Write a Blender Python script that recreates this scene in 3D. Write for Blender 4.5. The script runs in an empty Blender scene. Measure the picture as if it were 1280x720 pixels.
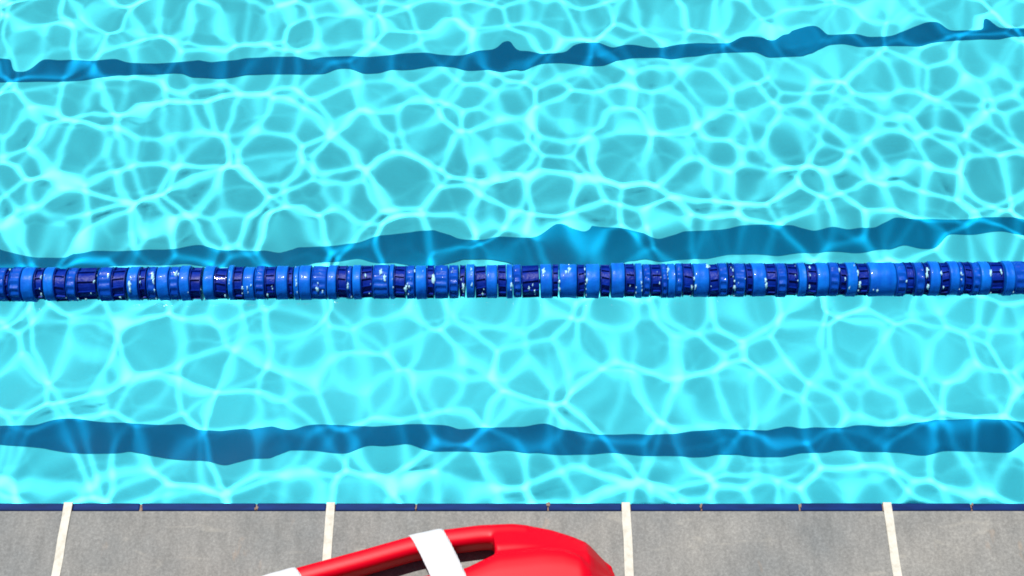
import bpy, bmesh, math, random
import numpy as np
from mathutils import Vector, Matrix, noise

S = bpy.context.scene
C = S.collection
R = math.radians

# ------------------------------------------------------------------ camera
F_PX = 1778.0                      # focal length in pixels of the 1280 wide picture
CAM = Vector((0.0, -0.879, 2.06))
PITCH = 58.0
cd = bpy.data.cameras.new('camera')
cam = bpy.data.objects.new('camera', cd)
C.objects.link(cam)
S.camera = cam
cd.lens = 50
cd.sensor_width = 36
cd.clip_end = 500
cam.location = CAM
cam.rotation_euler = (R(90 - PITCH), 0, 0)

# ------------------------------------------------------------------ render, world, sun
S.render.engine = 'CYCLES'
cy = S.cycles
cy.use_denoising = True
cy.max_bounces = 12
cy.transmission_bounces = 10
cy.caustics_refractive = True
cy.caustics_reflective = False
cy.filter_width = 1.8
cy.sample_clamp_direct = 0
cy.sample_clamp_indirect = 40
S.view_settings.view_transform = 'Standard'
S.view_settings.look = 'None'
S.view_settings.gamma = 1
S.view_settings.use_curve_mapping = False
S.view_settings.exposure = 0.5

SUN_DIR = Vector((-0.20, 0.21, 1.0)).normalized()       # towards the sun: high, behind the pool, to the left
W = bpy.data.worlds.new('World')
S.world = W
W.use_nodes = True
wn = W.node_tree
sky = wn.nodes.new('ShaderNodeTexSky')
sky.sky_type = 'NISHITA'
sky.sun_disc = False
sky.sun_elevation = math.asin(SUN_DIR.z)
sky.sun_rotation = math.atan2(SUN_DIR.x, SUN_DIR.y)
wn.links.new(sky.outputs[0], wn.nodes['Background'].inputs[0])
wn.nodes['Background'].inputs[1].default_value = 0.05
W.cycles.is_caustics_light = False

sd = bpy.data.lights.new('sun', 'SUN')
sd.energy = 5.0
sd.angle = R(0.8)
sd.color = (1.0, 0.97, 0.92)
sd.cycles.is_caustics_light = True
so = bpy.data.objects.new('sun', sd)
C.objects.link(so)
so.location = (0, 0, 5)
so.rotation_euler = SUN_DIR.to_track_quat('Z', 'Y').to_euler()

# ------------------------------------------------------------------ water surface parameters
#        weight, cell size, sharpness, jitter, size variety, seed, lean, stretch
NETS = [(0.180, 0.078, 2900, 0.38, 0.16, 5, 0.85, 1.7),
        (0.100, 0.090, 2500, 0.40, 0.16, 21, 0.6, 2.8),
        (0.025, 0.055, 4600, 0.38, 0.14, 8, 0.3, 1.3),
        (0.015, 0.300, 150, 0.38, 0.10, 12, 0.3, 1.0)]
W_LONG = 0.006

# ------------------------------------------------------------------ helpers
WATER_Z = -0.03
DEPTH = 1.0
FLOOR_Z = WATER_Z - DEPTH


def ray(px, py):
    p = R(PITCH)
    fwd = Vector((0, math.cos(p), -math.sin(p)))
    up = Vector((0, math.sin(p), math.cos(p)))
    return (fwd * F_PX + Vector((1, 0, 0)) * (px - 640) + up * (360 - py)).normalized()


def at_plane(px, py, z):
    d = ray(px, py)
    return CAM + d * ((z - CAM.z) / d.z)


def at_floor(px, py, z=FLOOR_Z):
    """the point of the pool floor that shows at this pixel through flat water"""
    d = ray(px, py)
    p = at_plane(px, py, WATER_Z)
    h = Vector((d.x, d.y, 0)) / 1.333
    r = Vector((h.x, h.y, -math.sqrt(1 - h.length_squared)))
    return p + r * ((z - WATER_Z) / r.z)


def tag(o, label=None, cat=None, group=None, kind=None):
    if label: o['label'] = label
    if cat: o['category'] = cat
    if group: o['group'] = group
    if kind: o['kind'] = kind
    return o


def obj(name, me, mat=None, parent=None, smooth=False):
    if isinstance(me, bmesh.types.BMesh):
        bm = me
        me = bpy.data.meshes.new(name)
        bm.to_mesh(me)
        bm.free()
    o = bpy.data.objects.new(name, me)
    C.objects.link(o)
    if mat: me.materials.append(mat)
    if parent: o.parent = parent
    if smooth: me.shade_smooth()
    return o


def box(bm, x0, x1, y0, y1, z0, z1):
    vs = [bm.verts.new(p) for p in ((x0, y0, z0), (x1, y0, z0), (x1, y1, z0), (x0, y1, z0),
                                    (x0, y0, z1), (x1, y0, z1), (x1, y1, z1), (x0, y1, z1))]
    fs = []
    for f in ((3, 2, 1, 0), (4, 5, 6, 7), (0, 1, 5, 4), (1, 2, 6, 5), (2, 3, 7, 6), (3, 0, 4, 7)):
        fs.append(bm.faces.new([vs[i] for i in f]))
    return vs, fs


def mat(name, col, rough=0.6, spec=0.5, coat=0.0):
    m = bpy.data.materials.new(name)
    m.use_nodes = True
    b = m.node_tree.nodes['Principled BSDF']
    b.inputs['Base Color'].default_value = (*col, 1)
    b.inputs['Roughness'].default_value = rough
    b.inputs['Specular IOR Level'].default_value = spec
    b.inputs['Coat Weight'].default_value = coat
    b.inputs['Coat Roughness'].default_value = 0.05
    return m, m.node_tree, b


def mix_cols(nt, fac, a, b, bt='MIX'):
    n = nt.nodes.new('ShaderNodeMix')
    n.data_type = 'RGBA'
    n.blend_type = bt
    for sock, v in ((n.inputs[0], fac), (n.inputs[6], a), (n.inputs[7], b)):
        if isinstance(v, (int, float)): sock.default_value = v
        elif isinstance(v, tuple): sock.default_value = (*v, 1)
        else: nt.links.new(v, sock)
    return n.outputs[2]


def tex_noise(nt, scale, detail=4, rough=0.6, vec_scale=None, dist=0.0):
    tc = nt.nodes.new('ShaderNodeTexCoord')
    out = tc.outputs['Object']
    if vec_scale:
        mp = nt.nodes.new('ShaderNodeMapping')
        mp.inputs['Scale'].default_value = vec_scale
        nt.links.new(out, mp.inputs[0])
        out = mp.outputs[0]
    n = nt.nodes.new('ShaderNodeTexNoise')
    n.inputs['Scale'].default_value = scale
    n.inputs['Detail'].default_value = detail
    n.inputs['Roughness'].default_value = rough
    n.inputs['Distortion'].default_value = dist
    nt.links.new(out, n.inputs['Vector'])
    return n.outputs[0]


def ramp(nt, fac, stops):
    n = nt.nodes.new('ShaderNodeValToRGB')
    while len(n.color_ramp.elements) < len(stops): n.color_ramp.elements.new(0.5)
    for e, (p, c) in zip(n.color_ramp.elements, stops):
        e.position = p
        e.color = (*c, 1) if isinstance(c, tuple) else (c, c, c, 1)
    nt.links.new(fac, n.inputs[0])
    return n.outputs[0]


def bump(nt, b, h, strength, dist=0.002):
    n = nt.nodes.new('ShaderNodeBump')
    n.inputs['Strength'].default_value = strength
    n.inputs['Distance'].default_value = dist
    nt.links.new(h, n.inputs['Height'])
    nt.links.new(n.outputs[0], b.inputs['Normal'])


# ------------------------------------------------------------------ materials
def floor_paint(name, col, var):
    m, nt, b = mat(name, col, 0.85, 0.0)
    n = tex_noise(nt, 2.2, 5, 0.6)
    f = ramp(nt, n, [(0.3, 0.0), (0.7, 1.0)])
    nt.links.new(mix_cols(nt, f, col, var), b.inputs['Base Color'])
    return m


M_FLOOR = floor_paint('pool_paint', (0.082, 0.72, 0.84), (0.090, 0.76, 0.87))
M_STRIPE = floor_paint('stripe_paint', (0.001, 0.14, 0.30), (0.002, 0.16, 0.33))
M_STRIPE2 = floor_paint('teal_stripe_paint', (0.001, 0.19, 0.37), (0.002, 0.22, 0.41))  # lighter and greener than the other two stripes

# grey stone of the coping
M_STONE, nt, b = mat('grey_stone', (0.25, 0.25, 0.24), 0.8, 0.3)
geo = nt.nodes.new('ShaderNodeNewGeometry')
big = ramp(nt, tex_noise(nt, 5, 5, 0.6), [(0.3, (0.128, 0.138, 0.142)), (0.52, (0.162, 0.164, 0.160)), (0.72, (0.192, 0.190, 0.180))])
per = ramp(nt, geo.outputs['Random Per Island'], [(0.0, (0.86, 0.88, 0.90)), (1.0, (1.05, 1.03, 1.0))])
c1 = mix_cols(nt, 1.0, big, per, 'MULTIPLY')
streak = ramp(nt, tex_noise(nt, 60, 4, 0.7, (1.0, 0.28, 1.0)), [(0.32, 0.86), (0.5, 1.0), (0.70, 1.13)])
c2 = mix_cols(nt, 1.0, c1, streak, 'MULTIPLY')
grain = ramp(nt, tex_noise(nt, 210, 4, 0.8), [(0.34, 0.55), (0.5, 1.0), (0.68, 1.7)])
c3 = mix_cols(nt, 0.42, c2, grain, 'MULTIPLY')
# pale scuffs and a few rusty marks
scuff = ramp(nt, tex_noise(nt, 9, 3, 0.5, (1.0, 2.2, 1.0), 1.6), [(0.63, 0.0), (0.70, 1.0)])
scf = nt.nodes.new('ShaderNodeMath'); scf.operation = 'MULTIPLY'; scf.inputs[1].default_value = 0.18
nt.links.new(scuff, scf.inputs[0])
c4 = mix_cols(nt, scf.outputs[0], c3, (0.36, 0.34, 0.29))
rst = ramp(nt, tex_noise(nt, 14, 4, 0.6, (2.0, 0.7, 1.0)), [(0.66, 0.0), (0.76, 1.0)])
rsf = nt.nodes.new('ShaderNodeMath'); rsf.operation = 'MULTIPLY'; rsf.inputs[1].default_value = 0.30
nt.links.new(rst, rsf.inputs[0])
c5 = mix_cols(nt, rsf.outputs[0], c4, (0.34, 0.22, 0.13))
nt.links.new(c5, b.inputs['Base Color'])
bump(nt, b, tex_noise(nt, 260, 5, 0.75), 0.55, 0.0012)

M_GROUT, nt, b = mat('white_grout', (0.72, 0.69, 0.62), 0.9, 0.2)
g = ramp(nt, tex_noise(nt, 70, 5, 0.7), [(0.3, (0.37, 0.35, 0.29)), (0.55, (0.47, 0.455, 0.405)), (0.75, (0.50, 0.485, 0.44))])
nt.links.new(g, b.inputs['Base Color'])
bump(nt, b, tex_noise(nt, 300, 4, 0.7), 0.5, 0.001)

M_TILE, nt, b = mat('navy_glazed_tile', (0.004, 0.05, 0.26), 0.6, 0.08)
n1 = ramp(nt, tex_noise(nt, 16, 4, 0.6, (1, 6, 1)), [(0.3, (0.001, 0.010, 0.06)), (0.7, (0.002, 0.022, 0.12))])
sp = ramp(nt, tex_noise(nt, 24, 3, 0.5), [(0.72, 0.0), (0.78, 1.0)])
nt.links.new(mix_cols(nt, sp, n1, (0.28, 0.13, 0.10)), b.inputs['Base Color'])

M_CONC, nt, b = mat('pale_concrete', (0.38, 0.37, 0.34), 0.85, 0.2)
nt.links.new(ramp(nt, tex_noise(nt, 3, 6, 0.7), [(0.3, (0.30, 0.29, 0.27)), (0.7, (0.42, 0.41, 0.38))]), b.inputs['Base Color'])

# clear pool water
M_WATER = bpy.data.materials.new('clear_water')
M_WATER.use_nodes = True
nt = M_WATER.node_tree
nt.nodes.clear()
o_ = nt.nodes.new('ShaderNodeOutputMaterial')
gl = nt.nodes.new('ShaderNodeBsdfGlass')
gl.inputs['IOR'].default_value = 1.333
gl.inputs['Roughness'].default_value = 0
gl.inputs['Color'].default_value = (1.0, 1.0, 1.0, 1)
nt.links.new(gl.outputs[0], o_.inputs[0])


def wet_plastic(name, col, col2, bs=0.5, rough=0.42, scale=90):
    m, nt, b = mat(name, col, rough, 0.12, 0.06)
    n = ramp(nt, tex_noise(nt, 35, 3, 0.5, (1.6, 0.5, 0.5)), [(0.3, 0.0), (0.7, 1.0)])
    nt.links.new(mix_cols(nt, n, col, col2), b.inputs['Base Color'])
    bump(nt, b, tex_noise(nt, scale, 3, 0.6), bs, 0.003)
    return m


M_LIGHT = wet_plastic('royal_blue_plastic', (0.001, 0.065, 0.40), (0.002, 0.13, 0.56), 0.4)
M_MID = wet_plastic('deep_blue_plastic', (0.001, 0.035, 0.30), (0.001, 0.07, 0.40), 0.5)
M_DARK = wet_plastic('navy_plastic', (0.0004, 0.008, 0.15), (0.0008, 0.020, 0.24), 0.8)
M_ROPE, _, _ = mat('steel_cable', (0.25, 0.27, 0.3), 0.4)

M_RED, nt, b = mat('red_plastic', (0.62, 0.0, 0.008), 0.42, 0.14)
nt.links.new(ramp(nt, tex_noise(nt, 6, 4, 0.6), [(0.3, (0.46, 0.0, 0.009)), (0.7, (0.51, 0.0, 0.011))]), b.inputs['Base Color'])
bump(nt, b, tex_noise(nt, 500, 3, 0.6), 0.08, 0.0006)

M_WEB, nt, b = mat('white_webbing', (0.50, 0.50, 0.52), 0.8, 0.2)
tc = nt.nodes.new('ShaderNodeTexCoord')
wv = nt.nodes.new('ShaderNodeTexWave')
wv.inputs['Scale'].default_value = 130
wv.inputs['Distortion'].default_value = 1.0
nt.links.new(tc.outputs['Object'], wv.inputs['Vector'])
bump(nt, b, wv.outputs['Fac'], 0.4, 0.0008)

# ------------------------------------------------------------------ the setting
PX0, PX1, PY1 = -7.0, 7.0, 12.5           # inside of the pool; the near wall is at y = EDGE
EDGE = 0.013                              # front of the navy edge tiles, the near edge of the water


def quad_obj(name, pts, m, parent=None):
    bm = bmesh.new()
    bm.faces.new([bm.verts.new(p) for p in pts])
    return obj(name, bm, m, parent)


fl = quad_obj('pool_floor', [(PX0, EDGE - .01, FLOOR_Z), (PX1, EDGE - .01, FLOOR_Z), (PX1, PY1, FLOOR_Z), (PX0, PY1, FLOOR_Z)], M_FLOOR)
tag(fl, kind='structure')
fl.cycles.is_caustics_receiver = True

bm = bmesh.new()
t = 0.25
box(bm, PX0 - t, PX1 + t, EDGE - 0.012 - t, EDGE - 0.004, FLOOR_Z - .1, -0.052)
box(bm, PX0 - t, PX1 + t, PY1, PY1 + t, FLOOR_Z - .1, -0.052)
box(bm, PX0 - t, PX0, EDGE - .004, PY1, FLOOR_Z - .1, -0.052)
box(bm, PX1, PX1 + t, EDGE - .004, PY1, FLOOR_Z - .1, -0.052)
w = obj('pool_wall', bm, M_FLOOR)
tag(w, kind='structure')
w.cycles.is_caustics_receiver = True

# ground sheet round the pool, out to the horizon
bm = bmesh.new()
G = 150
z = -0.006
for x0, x1, y0, y1 in ((-G, G, -G, -0.62), (-G, PX0 - .4, -0.62, G), (PX1 + .4, G, -0.62, G), (PX0 - .4, PX1 + .4, PY1 + .4, G)):
    bm.faces.new([bm.verts.new(p) for p in ((x0, y0, z), (x1, y0, z), (x1, y1, z), (x0, y1, z))])
tag(obj('ground', bm, M_CONC), kind='structure')

# coping stones; joints read from the photograph at the near edge of the water
def joint_line(xt, xb):
    a = at_plane(xt, 638, 0); b_ = at_plane(xb, 720, 0)
    return a.x + (b_.x - a.x) * (0 - a.y) / (b_.y - a.y)


joints = [joint_line(84, 69), joint_line(413, 407.5), joint_line(783, 788), joint_line(1110, 1122)]
rng = random.Random(4)
xs = [joints[0]]
while xs[0] > PX0: xs.insert(0, xs[0] - rng.choice((0.41, 0.455)))
xs += joints[1:]
while xs[-1] < PX1: xs.append(xs[-1] + rng.choice((0.41, 0.455)))
JW = 0.0062
bm = bmesh.new()
for a, b_ in zip(xs[:-1], xs[1:]):
    dz = rng.uniform(-.0006, .0006)
    box(bm, a + JW, b_ - JW, -0.60, -0.0005, -0.05, 0.0 + dz)
# side and far copings
y = 0.02
while y < PY1:
    for x0 in (PX0 - .38, PX1 + .01):
        box(bm, x0, x0 + .37, y, y + .44, -.05, 0)
    y += .455
x = PX0 - .38
while x < PX1 + .3:
    box(bm, x, x + .44, PY1 + .01, PY1 + .38, -.05, 0)
    x += .455
dk = obj('pool_coping', bm, M_STONE)
bv = dk.modifiers.new('bevel', 'BEVEL'); bv.width = 0.0016; bv.segments = 2
tag(dk, kind='structure')

bm = bmesh.new()
box(bm, PX0 - .39, PX1 + .39, -0.615, -0.002, -0.051, -0.0028)
for x in xs:                                           # the white joints run right out over the edge tiles
    w0 = JW + .0004
    jit = [rng.uniform(-.0007, .0007) for _ in range(40)]
    n = 20
    L_ = []
    for i in range(n + 1):
        yy = -0.60 + (EDGE + .0006 + .60) * i / n
        L_.append((bm.verts.new((x - w0 + jit[i] , yy, 0.0004)), bm.verts.new((x + w0 + jit[-i - 1], yy, 0.0004))))
    for p, q in zip(L_[:-1], L_[1:]): bm.faces.new((p[0], p[1], q[1], q[0]))
    e = L_[-1]
    d0 = bm.verts.new(e[0].co - Vector((0, 0, .02))); d1 = bm.verts.new(e[1].co - Vector((0, 0, .02)))
    bm.faces.new((e[0], e[1], d1, d0))
box(bm, PX0 - .385, PX0 + .0, 0.02, PY1 + .4, -.051, -.003)
box(bm, PX1, PX1 + .385, 0.02, PY1 + .4, -.051, -.003)
box(bm, PX0, PX1, PY1 + .002, PY1 + .385, -.051, -.003)
tag(obj('deck_grout', bm, M_GROUT), kind='structure')

seen = [at_plane(px, 634, 0).x for px in (-60, 175, 320, 520, 685, 877, 1000, 1215, 1330)]
cuts = []
for a, b_ in zip(xs[:-1], xs[1:]):
    ins = [c_ for c_ in seen if a + .03 < c_ < b_ - .03] or [(a + b_) / 2 + rng.uniform(-.03, .03)]
    cuts.append([a + JW] + ins + [b_ - JW])
bm = bmesh.new()
for cs in cuts:                                        # navy tiles along the nose of the coping
    for p, q in zip(cs[:-1], cs[1:]):
        box(bm, p + .0011, q - .0011, 0.0004, EDGE + rng.uniform(-.0005, .0005), -0.048, -0.0008 + rng.uniform(-.0004, 0))
et = obj('edge_tile_band', bm, M_TILE)
bv = et.modifiers.new('bevel', 'BEVEL'); bv.width = 0.0022; bv.segments = 3
tag(et, kind='structure')


M_RUST, nt, b = mat('stained_mortar', (0.35, 0.22, 0.14), 0.9, 0.1)
nt.links.new(ramp(nt, tex_noise(nt, 60, 3, 0.6), [(0.35, (0.12, 0.05, 0.04)), (0.6, (0.20, 0.15, 0.12))]), b.inputs['Base Color'])
bm = bmesh.new()
box(bm, PX0, PX1, 0.0012, EDGE - .0012, -0.047, -0.0035)
for cs in cuts:                                        # ragged bits of stained mortar squeezed out of the tile joints
    for c_ in cs[1:-1]:
        k = rng.choice((1, 2, 2, 3))
        for _ in range(k):
            cx, cy_ = c_ + rng.uniform(-.003, .003), rng.uniform(.002, .011)
            r_ = rng.uniform(.0012, .003)
            m_ = bmesh.ops.create_icosphere(bm, subdivisions=2, radius=r_)
            for v in m_['verts']:
                n_ = noise.noise(v.co * 700 + Vector((c_ * 50, 0, 0)))
                v.co = Vector((v.co.x * (1 + .5 * n_) * .8, v.co.y * 1.3 * (1 + .5 * n_), v.co.z * .4)) + Vector((cx, cy_, -.0008))
tag(obj('tile_mortar', bm, M_RUST, None, False), kind='structure')


# ------------------------------------------------------------------ stripes on the pool floor
def stripe(c0, c1, w0, w1, m, label, dz):
    """centre pixel heights at the left and right edge of the picture, widths in pixels"""
    z = FLOOR_Z + 0.0012
    def line(s):
        a = at_floor(0, c0 + s * w0 / 2, z); b_ = at_floor(1280, c1 + s * w1 / 2, z)
        k = (b_.y - a.y) / (b_.x - a.x)
        return lambda x: a.y + k * (x - a.x)
    top, bot = line(-1), line(1)
    x0, x1 = PX0 + .05, PX1 - .05
    mid = lambda x: (top(x) + bot(x)) / 2
    hw = abs(top(0) - bot(0)) / 2
    bm = bmesh.new()
    n = 60
    L_ = []
    for i in range(n + 1):
        x = x0 + (x1 - x0) * i / n
        L_.append([bm.verts.new((x, max(mid(x) + s * hw, EDGE + .01), z)) for s in (-1, 1)])
    for p, q in zip(L_[:-1], L_[1:]): bm.faces.new((p[0], q[0], q[1], p[1]))
    o = obj('lane_marking', bm, m)
    o.cycles.is_caustics_receiver = True
    return tag(o, label, 'lane marking')


stripe(547, 544, 32, 30, M_STRIPE, 'dark blue stripe on the pool floor nearest the grey coping', 0)
stripe(325, 284, 28, 30, M_STRIPE2, 'teal blue stripe on the pool floor just beyond the floating lane rope', 0)
stripe(89, 38, 17, 20, M_STRIPE, 'thin dark blue stripe on the pool floor farthest from the coping', 0)

# ------------------------------------------------------------------ water
def axis(*steps):
    """steps: start, spacing, next start, spacing, ..., end"""
    out = []
    for i in range(0, len(steps) - 1, 2): out += list(np.arange(steps[i], steps[i + 2], steps[i + 1]))
    return np.array(out + [steps[-1]])


gx = axis(PX0, .05, -2.9, .008, -1.92, .0029, 1.32, .008, 2.5, .05, PX1)
gy = axis(EDGE - .08, .0029, 2.15, .008, 3.3, .05, PY1)
YX, YY = np.meshgrid(gx, gy)


# The water is shaped so that its crests focus the sun on a net of lines on the floor, just short of folding over.
# psi is a convex potential on the floor; its gradient says where each floor point's sunlight crosses the surface,
# and the height of the surface follows from it (Legendre transform), for the real depth and direction of the sun.
NREF = 1.333
ci = SUN_DIR.z; si = math.sqrt(1 - ci * ci); sr = si / NREF; cr = math.sqrt(1 - sr * sr)
Kp = DEPTH * (NREF * cr - ci) / (NREF * cr)
Kl = Kp / cr ** 2
hd = np.array([SUN_DIR.x, SUN_DIR.y]); hd = hd / np.linalg.norm(hd)
P = np.outer(hd, hd)
Ah = math.sqrt(Kl) * P + math.sqrt(Kp) * (np.eye(2) - P)      # square root of the focusing matrix
Ai = np.linalg.inv(Ah)


def to_w(U, V, M):
    return M[0, 0] * U + M[0, 1] * V, M[1, 0] * U + M[1, 1] * V


def net(U, V, D, beta, jit, wvar, seed, lean, strx):
    """soft maximum of planes, one per seed: returns potential and gradient. beta sets how thin the lines are"""
    # seeds sit on a jittered lattice, stretched by strx along v and leaning by lean(u)
    rg = np.random.default_rng(seed)
    T = rg.uniform(-1, 1, (3, 256, 256))
    Dv = D * strx
    ph = rg.uniform(0, 6.28, 4)
    def fwd(p, q):                                            # lattice -> floor
        return (p + lean * 1.8 * np.tanh(q / 1.8) * (.5 - .5 * np.tanh(p / 1.3)) + .10 * D * np.sin(4.1 * q + 2.3 * p + ph[0]),
                q + .10 * D * np.sin(5.3 * p + 1.1 * q + ph[1]))
    # approximate inverse of fwd for finding neighbours
    p, q = U.copy(), V.copy()
    for _ in range(8):
        fu, fv = fwd(p, q)
        p -= fu - U; q -= fv - V
    I = np.floor(p / D).astype(int); J = np.floor(q / Dv).astype(int)
    hs, us, vs = [], [], []
    for di in range(-3, 4):
        for dj in range(-2, 3):
            i, j = I + di, J + dj
            a_, b_ = i % 256, j % 256
            su, sv = fwd((i + .5 + .5 * (j % 2) + jit * T[0, a_, b_]) * D, (j + .5 + jit * T[1, a_, b_]) * Dv)
            hs.append(-beta * (((U - su) ** 2 + (V - sv) ** 2) / 2 + wvar * D * D * T[2, a_, b_])); us.append(su); vs.append(sv)
    m_ = np.maximum.reduce(hs)
    acc = sum(np.exp(h - m_) for h in hs)
    gu = sum(np.exp(h - m_) * u_ for h, u_ in zip(hs, us)) / acc
    gv = sum(np.exp(h - m_) * v_ for h, v_ in zip(hs, vs)) / acc
    return (U * U + V * V) / 2 + (m_ + np.log(acc)) / beta, gu, gv


s0 = 1.0
PSI = np.zeros_like(YX); GX = np.zeros_like(YX); GY = np.zeros_like(YX)      # in floor coordinates
for (wt, D, beta, jit, wvar, seed, lean, strx) in NETS:
    p_, gu, gv = net(YX, YY, D, beta, jit, wvar, seed, lean, strx)
    rg = np.random.default_rng(seed + 40)                     # the net is strong here and faint there
    md = np.ones_like(YX)
    for _ in range(5):
        k = 2 * math.pi / rg.uniform(.45, 1.1); th = rg.uniform(0, math.pi)
        md += .17 * np.sin(k * (YX * math.cos(th) + YY * math.sin(th)) + rg.uniform(0, 6.28))
    wt = wt * np.clip(md, .3, 1.3)
    if D < .2:                                                # short wavelets only where the mesh is fine enough to carry them
        ease = lambda t_: np.clip(t_, 0, 1) ** 2 * (3 - 2 * np.clip(t_, 0, 1))
        wt = wt * ease((YX + 2.9) / .5) * ease((2.5 - YX) / .5) * ease((3.3 - YY) / .5)
    PSI += wt * (p_ - (YX ** 2 + YY ** 2) / 2); GX += wt * (gu - YX); GY += wt * (gv - YY)
# crossing point on the surface, and height: K grad h = floor point - crossing point, taken in the metric of K
X = YX + GX; Y = YY + GY
# h = [ x.y - psi - |x|^2/2 ] with psi = |y|^2/2 + PSI  ->  -( |x-y|^2/2 + PSI )
Z = -((GX ** 2 + GY ** 2) / 2 + PSI) / math.sqrt(Kl * Kp)
wr = np.random.default_rng(3)
for i in range(14):
    lam = .30 * 2 ** wr.uniform(0, 1.6); k = 2 * math.pi / lam; th = wr.uniform(0, math.pi)
    Z += W_LONG * wr.uniform(.5, 1) / k / math.sqrt(7) * np.sin(k * (X * math.cos(th) + Y * math.sin(th)) + wr.uniform(0, 6.28))
Z -= Z.mean()
X[:, 0] = PX0; X[:, -1] = PX1; Y[0, :] = EDGE - .08; Y[-1, :] = PY1
me = bpy.data.meshes.new('water')
ny, nx = X.shape
co = np.stack([X, Y, Z + WATER_Z], -1).reshape(-1, 3).astype('f')
idx = np.arange(nx * ny).reshape(ny, nx)
q = np.stack([idx[:-1, :-1], idx[:-1, 1:], idx[1:, 1:], idx[1:, :-1]], -1).reshape(-1, 4)
me.vertices.add(len(co)); me.vertices.foreach_set('co', co.ravel())
me.loops.add(q.size); me.loops.foreach_set('vertex_index', q.ravel().astype('i'))
me.polygons.add(len(q)); me.polygons.foreach_set('loop_start', np.arange(0, q.size, 4, dtype='i'))
me.update(calc_edges=True)
me.shade_smooth()
me.materials.append(M_WATER)
wo = bpy.data.objects.new('water', me)
C.objects.link(wo)
wo.cycles.is_caustics_caster = True
tag(wo, kind='structure')

# ------------------------------------------------------------------ lane rope
ROPE_Z = WATER_Z + 0.010
RR = 0.0300
a0 = at_plane(0, 356, ROPE_Z); b0 = at_plane(1280, 348, ROPE_Z)
rope = bpy.data.objects.new('lane_rope', None)
C.objects.link(rope)
rope.location = (0, (a0.y + b0.y) / 2, ROPE_Z)
rope.rotation_euler = (0, 0, math.atan2(b0.y - a0.y, b0.x - a0.x))
tag(rope, 'long floating lane rope of wet blue plastic floats across the pool', 'lane rope')
PXM = 640 / at_plane(1280, 352, ROPE_Z).x              # pixels per metre along the rope

bands = """0 13 M,13 18 D,18 33 M,33 49 L,49 59 D,60 73 L,73 88 D,88 101 M,101 125 D,127 145 M,145 162 D,164 178 L,178 187 D,187 199 M,200 215 L,
215 228 M,228 241 L,241 255 D,258 272 L,272 287 D,288 295 L,295 307 D,307 321 L,321 334 M,334 347 D,347 362 L,362 368 D,369 376 L,376 391 L,391 411 M,411 423 L,
423 435 D,435 442 M,442 453 L,453 467 D,467 488 M,488 494 L,494 508 D,508 520 M,520 534 L,534 543 D,543 561 M,561 574 M,575 582 D,583 594 L,594 608 D,608 622 L,
622 633 D,633 641 L,641 652 M,652 674 D,675 690 L,690 698 D,699 721 L,721 730 D,731 749 L,750 762 D,763 780 L,780 792 D,793 802 L,802 812 M,812 825 D,825 833 M,833 843 L,
843 852 M,852 864 D,865 884 L,884 896 D,896 908 M,908 914 D,915 930 M,930 938 D,938 955 L,955 968 D,968 981 M,981 994 D,995 1005 L,1005 1018 D,1018 1033 L,1033 1046 M,
1046 1055 D,1055 1068 L,1069 1082 D,1083 1116 L,1116 1129 M,1129 1139 D,1140 1152 M,1152 1158 D,1158 1171 L,1172 1183 D,1183 1195 L,1195 1201 M,1201 1211 D,1211 1221 M,
1221 1234 L,1234 1250 D,1251 1263 L,1263 1280 M"""
bl = []
for tok in bands.replace('\n', '').split(','):
    a, b_, k = tok.split()
    bl.append(((float(a) - 640) / PXM, (float(b_) - 640) / PXM, k))


def lathe(bm, prof, seg=40, wob=None):
    """prof: (x, r) list revolved about x; wob(angle, x) scales the radius"""
    rings = []
    for x, r in prof:
        rings.append([bm.verts.new((x, math.cos(t_) * r * (wob(t_, x) if wob else 1), math.sin(t_) * r * (wob(t_, x) if wob else 1)))
                      for t_ in [2 * math.pi * i / seg for i in range(seg)]])
    for p, q in zip(rings[:-1], rings[1:]):
        for i in range(seg):
            bm.faces.new((p[i], p[(i + 1) % seg], q[(i + 1) % seg], q[i]))
    bm.faces.new(list(reversed(rings[0]))); bm.faces.new(rings[-1])


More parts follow.
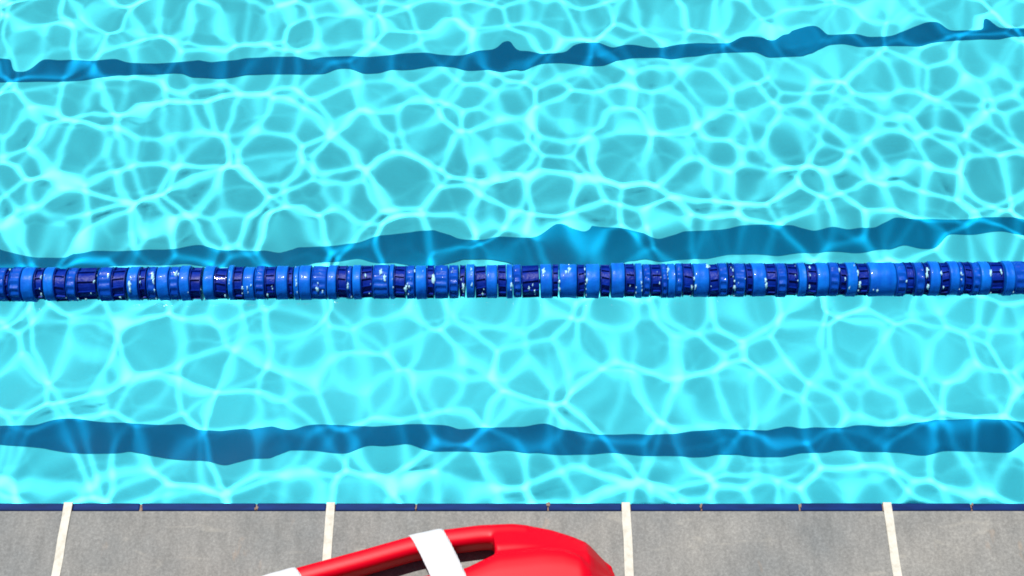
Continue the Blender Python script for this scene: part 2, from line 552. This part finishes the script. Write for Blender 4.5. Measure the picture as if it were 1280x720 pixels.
def float_mesh(x0, x1, k, r_):
    """one float, lying along x: L barrel with raised rims, M fluted drum, D recessed hub carrying radial vanes between two thin rims"""
    bm = bmesh.new()
    w = x1 - x0 - .0006
    h = w / 2
    R_ = RR * r_.uniform(.985, 1.03)
    e = min(.0022, h * .35)
    if k == 'L':
        ph = r_.uniform(0, 6)
        am = r_.uniform(.004, .014)
        rr = [(-h, R_ * .90), (-h + e * .3, R_ * .97), (-h + e, R_), (-h * .3, R_ * .985), (h * .3, R_ * .985), (h - e, R_), (h - e * .3, R_ * .97), (h, R_ * .90)]
        lathe(bm, rr, 56, lambda t_, x: 1 + am * math.sin(9 * t_ + ph + x * 120))
    elif k == 'M':
        ph = r_.uniform(0, 6)
        nf = r_.choice((10, 12, 14))
        rr = [(-h, R_ * .80), (-h + e * .4, R_ * .95), (-h + e, R_ * .985), (-h + e * 1.6, R_ * .93), (0, R_ * .95), (h - e * 1.6, R_ * .93), (h - e, R_ * .985), (h - e * .4, R_ * .95), (h, R_ * .80)]
        lathe(bm, rr, 72, lambda t_, x: 1 + .045 * math.sin(nf * t_ + ph) * (abs(x) < h - e * 1.3))
    else:
        hub = R_ * .82
        for s in (-1, 1):
            xa = s * h
            xb = s * (h - min(.0016, h * .3))
            lo_, hi_ = min(xa, xb), max(xa, xb)
            lathe(bm, [(lo_, R_ * .88), (lo_ + (hi_ - lo_) * .2, R_ * .97), (hi_ - (hi_ - lo_) * .2, R_ * .97), (hi_, R_ * .88)], 44)
        lathe(bm, [(-h * .95, hub), (h * .95, hub)], 30)
        n = r_.choice((9, 11, 13))
        ph = r_.uniform(0, 6)
        tw = r_.uniform(-.05, .05)
        for i in range(n):
            a_ = ph + 2 * math.pi * i / n
            vs = []
            for xx, aa in ((-h * .9, a_ - tw), (h * .9, a_ + tw)):
                for rad in (hub * .9, R_ * .94):
                    for dt in (-.0006, .0006):
                        c_, s_ = math.cos(aa), math.sin(aa)
                        vs.append(bm.verts.new((xx, c_ * rad - s_ * dt, s_ * rad + c_ * dt)))
            for f in ((0, 1, 3, 2), (4, 6, 7, 5), (0, 2, 6, 4), (1, 5, 7, 3), (2, 3, 7, 6), (0, 4, 5, 1)):
                bm.faces.new([vs[j] for j in f])
    bmesh.ops.recalc_face_normals(bm, faces=bm.faces)
    me = bpy.data.meshes.new('float')
    bm.to_mesh(me); bm.free()
    me.shade_smooth()
    me.set_sharp_from_angle(angle=R(38))
    me.materials.append({'L': M_LIGHT, 'M': M_MID, 'D': M_DARK}[k])
    return me


def put_float(me, xc, r_, parent):
    o = bpy.data.objects.new('float', me)
    C.objects.link(o)
    o.parent = parent
    o.location = (xc, r_.uniform(-.0009, .0009), r_.uniform(-.0009, .0009))
    o.rotation_euler = (r_.uniform(0, 6.28), r_.uniform(-.02, .02), r_.uniform(-.03, .03))
    return o


rr_ = random.Random(11)
pool = []
for a, b_, k in bl:
    me = float_mesh(a, b_, k, rr_)
    pool.append((me, b_ - a))
    put_float(me, (a + b_) / 2, rr_, rope)
# the rope goes on to both ends of the pool: beyond the frame the rest of its floats are one part
bmx = bmesh.new()
for s in (-1, 1):
    x = bl[-1][1] if s > 0 else bl[0][0]
    while abs(x) < 6.9:
        me, w_ = rr_.choice(pool)
        tmp = bmesh.new(); tmp.from_mesh(me)
        bmesh.ops.rotate(tmp, verts=tmp.verts, cent=(0, 0, 0), matrix=Matrix.Rotation(rr_.uniform(0, 6), 3, 'X'))
        bmesh.ops.translate(tmp, verts=tmp.verts, vec=(x + s * w_ / 2, 0, 0))
        mt = me.materials[0]
        ix = {M_LIGHT: 0, M_MID: 1, M_DARK: 2}[mt]
        for f in tmp.faces: f.material_index = ix
        tm = bpy.data.meshes.new('x'); tmp.to_mesh(tm); tmp.free()
        bmx.from_mesh(tm); bpy.data.meshes.remove(tm)
        x += s * w_
rest = obj('float_row', bmx, None, rope)
for m in (M_LIGHT, M_MID, M_DARK): rest.data.materials.append(m)
rest['kind'] = 'stuff'
M_GLINT, nt, b = mat('splash_glint_water', (0.36, 0.68, 0.80), 0.08, 0.6, 1.0)
b.inputs['Transmission Weight'].default_value = 0.15
b.inputs['IOR'].default_value = 1.33
# splashed water patches, pale colour painting in the glints on the wet floats: (picture x, height on the float from top to bottom, length)
spl = """16 .1 .06,57 .35 .15,58 .7 .3,62 .2 .12,88 .85 .12,95 .92 .12,103 .95 .1,112 .9 .1,120 .75 .15,124 .5 .2,127 .2 .15,142 .3 .12,154 .85 .08,
168 .5 .6,180 .4 .3,197 .3 .4,199 .8 .3,222 .2 .15,227 .3 .2,225 .9 .15,238 .7 .2,257 .6 .15,259 .9 .15,283 .8 .25,291 .4 .5,308 .7 .4,314 .75 .35,
319 .5 .15,342 .65 .3,338 .9 .15,372 .15 .25,373 .5 .3,374 .75 .35,400 .6 .5,404 .8 .2,437 .6 .3,441 .85 .15,459 .3 .12,464 .7 .3,477 .2 .3,480 .35 .2,
493 .6 .4,511 .65 .45,514 .55 .3,518 .2 .1,528 .15 .2,543 .4 .4,552 .2 .15,566 .2 .3,578 .6 .5,590 .3 .6,605 .75 .4,640 .7 .3,661 .7 .2,666 .65 .3,
669 .8 .2,677 .2 .2,697 .7 .4,706 .3 .15,710 .15 .15,714 .05 .12,731 .5 .9,787 .7 .2,794 .8 .3,801 .6 .3,802 .85 .15,821 .3 .1,823 .5 .35,833 .3 .5,
867 .4 .25,862 .8 .3,868 .7 .2,887 .6 .2,884 .1 .3,914 .5 .9,921 .6 .1,929 .5 .2,953 .6 .4,991 .3 .4,993 .6 .2,1008 .5 .7,1046 .2 .1,1049 .45 .12,1058 .8 .2,1068 .5 .9,
1085 .85 .15,1092 .85 .1,1127 .6 .25,1154 .3 .3,1155 .7 .3,1172 .3 .1,1176 .75 .15,1196 .5 .6,1233 .35 .12,1236 .9 .2,1246 .3 .3,1262 .85 .15,1278 .3 .1"""
bm = bmesh.new()
for tok in spl.replace('\n', '').split(','):
    px, v_, ln = map(float, tok.split())
    n_ = max(1, int(ln * 7))
    wx = rr_.uniform(-.6, .6)
    for i in range(n_):
        t_ = (i + rr_.random()) / n_ - .5
        hgt = min(.97, max(.03, v_ + t_ * ln))
        # angle round the float as the camera sees it: 0 = far rim of the view, 1 = near rim
        al = R(148) - math.acos(1 - 2 * hgt) + R(0)
        rad = RR * rr_.uniform(.97, 1.035)
        c = Vector(((px - 640 + wx * t_ * 6 + rr_.gauss(0, .9)) / PXM, -math.cos(al) * rad, math.sin(al) * rad))
        r_ = rr_.choice((.0014, .002, .003, .0042)) * (1 - abs(t_) * .9)
        ring = []
        ph_ = rr_.uniform(0, 50)
        for kr, (fr, fz) in enumerate(((1.0, -.0006), (.62, .0006), (.25, .0010))):
            row = []
            for ka in range(18):
                an = ka / 18 * 2 * math.pi
                rag = 1 + 1.1 * noise.noise(Vector((math.cos(an) * 1.9 + ph_, math.sin(an) * 1.9, px))) + .5 * noise.noise(Vector((math.cos(an) * 4.5, math.sin(an) * 4.5 + ph_, px)))
                dx_ = math.cos(an) * r_ * .62 * rag * fr
                da_ = math.sin(an) * r_ * 1.5 * rag * fr / RR
                rd_ = RR * 1.022 + fz + .0007 * noise.noise(Vector((dx_ * 900, da_ * 30, ph_)))
                row.append(bm.verts.new((c.x + dx_, -math.cos(al + da_) * rd_, math.sin(al + da_) * rd_)))
            ring.append(row)
        for p_, q_ in zip(ring[:-1], ring[1:]):
            for ka in range(18): bm.faces.new((p_[ka], p_[(ka + 1) % 18], q_[(ka + 1) % 18], q_[ka]))
        bm.faces.new(ring[-1])
bmesh.ops.recalc_face_normals(bm, faces=bm.faces)
sp_ = obj('splash_glint', bm, M_GLINT, rope, True)
sp_['kind'] = 'stuff'
bm = bmesh.new()
lathe(bm, [(-6.95, .004), (6.95, .004)], 10)
obj('cable', bm, M_ROPE, rope, True)

# ------------------------------------------------------------------ rescue can
can = bpy.data.objects.new('rescue_can', None)
C.objects.link(can)
A = at_plane(768, 742, 0.045)
can.location = (A.x + .004, A.y - .006, 0)
can.rotation_euler = (0, 0, R(6))
tag(can, 'red plastic lifeguard rescue can with white straps lying on the grey coping', 'rescue can')

# outline of the far side (u along the can, v across), read from the photograph; the near side mirrors it
OUT = [(-.735, .0), (-.72, .030), (-.66, .055), (-.585, .074), (-.504, .091), (-.433, .104), (-.372, .115), (-.30, .129), (-.251, .135), (-.190, .137), (-.142, .134), (-.110, .127), (-.082, .118), (-.054, .105), (-.026, .089), (-.006, .075), (.004, .064), (.010, .045), (.012, .0)]


def outline(u):
    for (a, b_), (c_, d_) in zip(OUT[:-1], OUT[1:]):
        if a <= u <= c_: return b_ + (d_ - b_) * (u - a) / (c_ - a)
    return 0


bm = bmesh.new()
# centre hull: a long boat-like body with a flat crown, swelling to the blunt end
HW = [(-.74, .012), (-.70, .022), (-.55, .045), (-.45, .056), (-.385, .063), (-.296, .071), (-.22, .077), (-.17, .083), (-.10, .084), (-.07, .078), (-.048, .066), (-.036, .050), (.02, .030)]
def hull_w(u):
    for (a, b_), (c_, d_) in zip(HW[:-1], HW[1:]):
        if a <= u <= c_: return b_ + (d_ - b_) * (u - a) / (c_ - a)
    return .02
HW = [(u_, w_ - .014 if -.5 < u_ < -.2 else w_) for u_, w_ in HW]
def hull_top(u):
    t_ = (u + .70) / .70
    return .044 + .026 * math.sin(min(1, t_ * 1.4) * math.pi / 2)
rings = []
N = 60
for i in range(N + 1):
    u = -.715 + .715 * i / N
    hw, top = hull_w(u), hull_top(u)
    if u > -.30:                               # hull widens into the outline towards the blunt end
        f = min(1, (u + .30) / .12); f = f * f * (3 - 2 * f)
        hw = hw + (min(outline(u) - .024, .115) - hw) * f * 0.0
    if u > -.04:
        f = (u + .04) / .04; top -= .050 * f ** 1.05
    if u < -.66:
        f = (-.66 - u) / .055; hw *= 1 - .6 * f * f; top -= .02 * f * f
    hw = min(hw, max(outline(u) - .006, .012))
    ring = []
    for j in range(28):
        a_ = 2 * math.pi * j / 28
        c_, s_ = math.cos(a_), math.sin(a_)
        ex = 0.30
        y_ = hw * math.copysign(abs(c_) ** ex, c_)
        zz = top / 2 + .002 + (top / 2) * math.copysign(abs(s_) ** .38, s_)
        ring.append(bm.verts.new((u, y_, zz)))
    rings.append(ring)
for p, q in zip(rings[:-1], rings[1:]):
    for j in range(28): bm.faces.new((p[j], q[j], q[(j + 1) % 28], p[(j + 1) % 28]))
bm.faces.new(rings[0]); bm.faces.new(list(reversed(rings[-1])))


def sweep(bm, pts, rads, seg=16):
    n = len(pts); rs = []
    for i, p in enumerate(pts):
        tn = (pts[min(i + 1, n - 1)] - pts[max(i - 1, 0)]).normalized()
        sd_ = tn.cross(Vector((0, 0, 1))).normalized()
        up_ = Vector((0, 0, 1))
        rv, rz = rads[i]
        rs.append([bm.verts.new(p + sd_ * rv * math.copysign(abs(math.cos(t_)) ** .6, math.cos(t_)) + up_ * rz * math.copysign(abs(math.sin(t_)) ** .6, math.sin(t_)))
                   for t_ in [2 * math.pi * k / seg for k in range(seg)]])
    for p, q in zip(rs[:-1], rs[1:]):
        for k in range(seg): bm.faces.new((p[k], q[k], q[(k + 1) % seg], p[(k + 1) % seg]))
    bm.faces.new(rs[0]); bm.faces.new(list(reversed(rs[-1])))


RV = 0.0158
for s in (-1, 1):                              # the two side rails (grips)
    pts, rads = [], []
    for i in range(81):
        u = -.715 + (.715 - .12) * i / 80
        v = outline(u) - RV
        pts.append(Vector((u, s * max(v, .004), .027)))
        rads.append((RV, .024))
    sweep(bm, pts, rads)
# solid shoulders where the rails run into the hull: at the blunt end, and at the nose
def slab(u0, u1, zt0, zt1, zb, inset, hole_end=None):
    n = 24; rws = []
    for i in range(n + 1):
        u = u0 + (u1 - u0) * i / n
        v = max(outline(u) - inset, .004)
        zt = zt0 + (zt1 - zt0) * i / n
        if u > -.032: zt -= .060 * ((u + .032) / .043) ** .9
        rws.append([bm.verts.new(p) for p in ((u, -v, zb), (u, v, zb), (u, v, zt - .006), (u, v * .70, zt + .012), (u, -v * .70, zt + .012), (u, -v, zt - .006))])
    for p, q in zip(rws[:-1], rws[1:]):
        for k in range(6): bm.faces.new((p[k], q[k], q[(k + 1) % 6], p[(k + 1) % 6]))
    bm.faces.new(rws[0]); bm.faces.new(list(reversed(rws[-1])))
slab(-.172, .011, .050, .050, .010, .002)
slab(-.72, -.60, .050, .056, .014, .003)
for s in (-1, 1):                               # bridges between rail and hull in the middle of the can
    v_ = .06
    box(bm, -.44, -.40, s * .045 if s > 0 else -.10, .10 if s > 0 else -.045, .036, .066) if False else None
bmesh.ops.recalc_face_normals(bm, faces=bm.faces)
body = obj('body', bm, M_RED, can)
rm = body.modifiers.new('remesh', 'REMESH'); rm.mode = 'VOXEL'; rm.voxel_size = 0.0026; rm.use_smooth_shade = True
sm = body.modifiers.new('smooth', 'SMOOTH'); sm.factor = 0.6; sm.iterations = 7


def strap(u0, width, label=None):
    """a wide white webbing band wrapped round rails and hull"""
    def zp(u, v):
        """height of a taut band: over the rail, straight to the hull crown, down to the other rail"""
        av = abs(v)
        vo = outline(u)
        zr = .0532
        hw = hull_w(u) * .93
        zc = hull_top(u) + .0035
        vr = vo - RV
        if av <= hw * .82: return zc
        if av <= vr: 
            f = (av - hw * .82) / max(vr - hw * .82, 1e-4)
            return zc + (zr - zc) * f ** .85
        f = min(1, (av - vr) / (RV + .0022))
        return .027 + (zr - .027) * math.sqrt(max(0, 1 - f * f))
    bm = bmesh.new()
    nu, nv = 10, 90
    top = []
    for i in range(nu + 1):
        row = []
        du = -width / 2 + width * i / nu
        for j in range(nv + 1):
            s = -1 + 2 * j / nv
            # skew: the band crosses the can at a slant
            vmax = outline(u0) + .0022
            v = s * vmax
            sk = .045 * (1 - v / vmax) ** .8 if v > 0 else .045 + .02 * (-v / vmax)
            u = u0 + du + sk
            vm = outline(u) + .0022
            row.append(Vector((u, s * vm, zp(u, s * vm) + .0008 * math.sin(i / nu * math.pi) + .0005 * math.sin(j * .7 + i))))
        # tuck under the rail at both ends
        a_ = row[0]; b_ = row[-1]
        row = [Vector((a_.x, a_.y + .012, .011)), Vector((a_.x, a_.y + .002, .014)), Vector((a_.x, a_.y, .024))] + row + [Vector((b_.x, b_.y, .024)), Vector((b_.x, b_.y - .002, .014)), Vector((b_.x, b_.y - .012, .011))]
        top.append([bm.verts.new(p) for p in row])
    for p, q in zip(top[:-1], top[1:]):
        for k in range(len(p) - 1): bm.faces.new((p[k], q[k], q[k + 1], p[k + 1]))
    o = obj('strap', bm, M_WEB, can, True)
    so_ = o.modifiers.new('solid', 'SOLIDIFY'); so_.thickness = .0022; so_.offset = 1
    return o


strap(-.276, .050)
strap(-.500, .052)
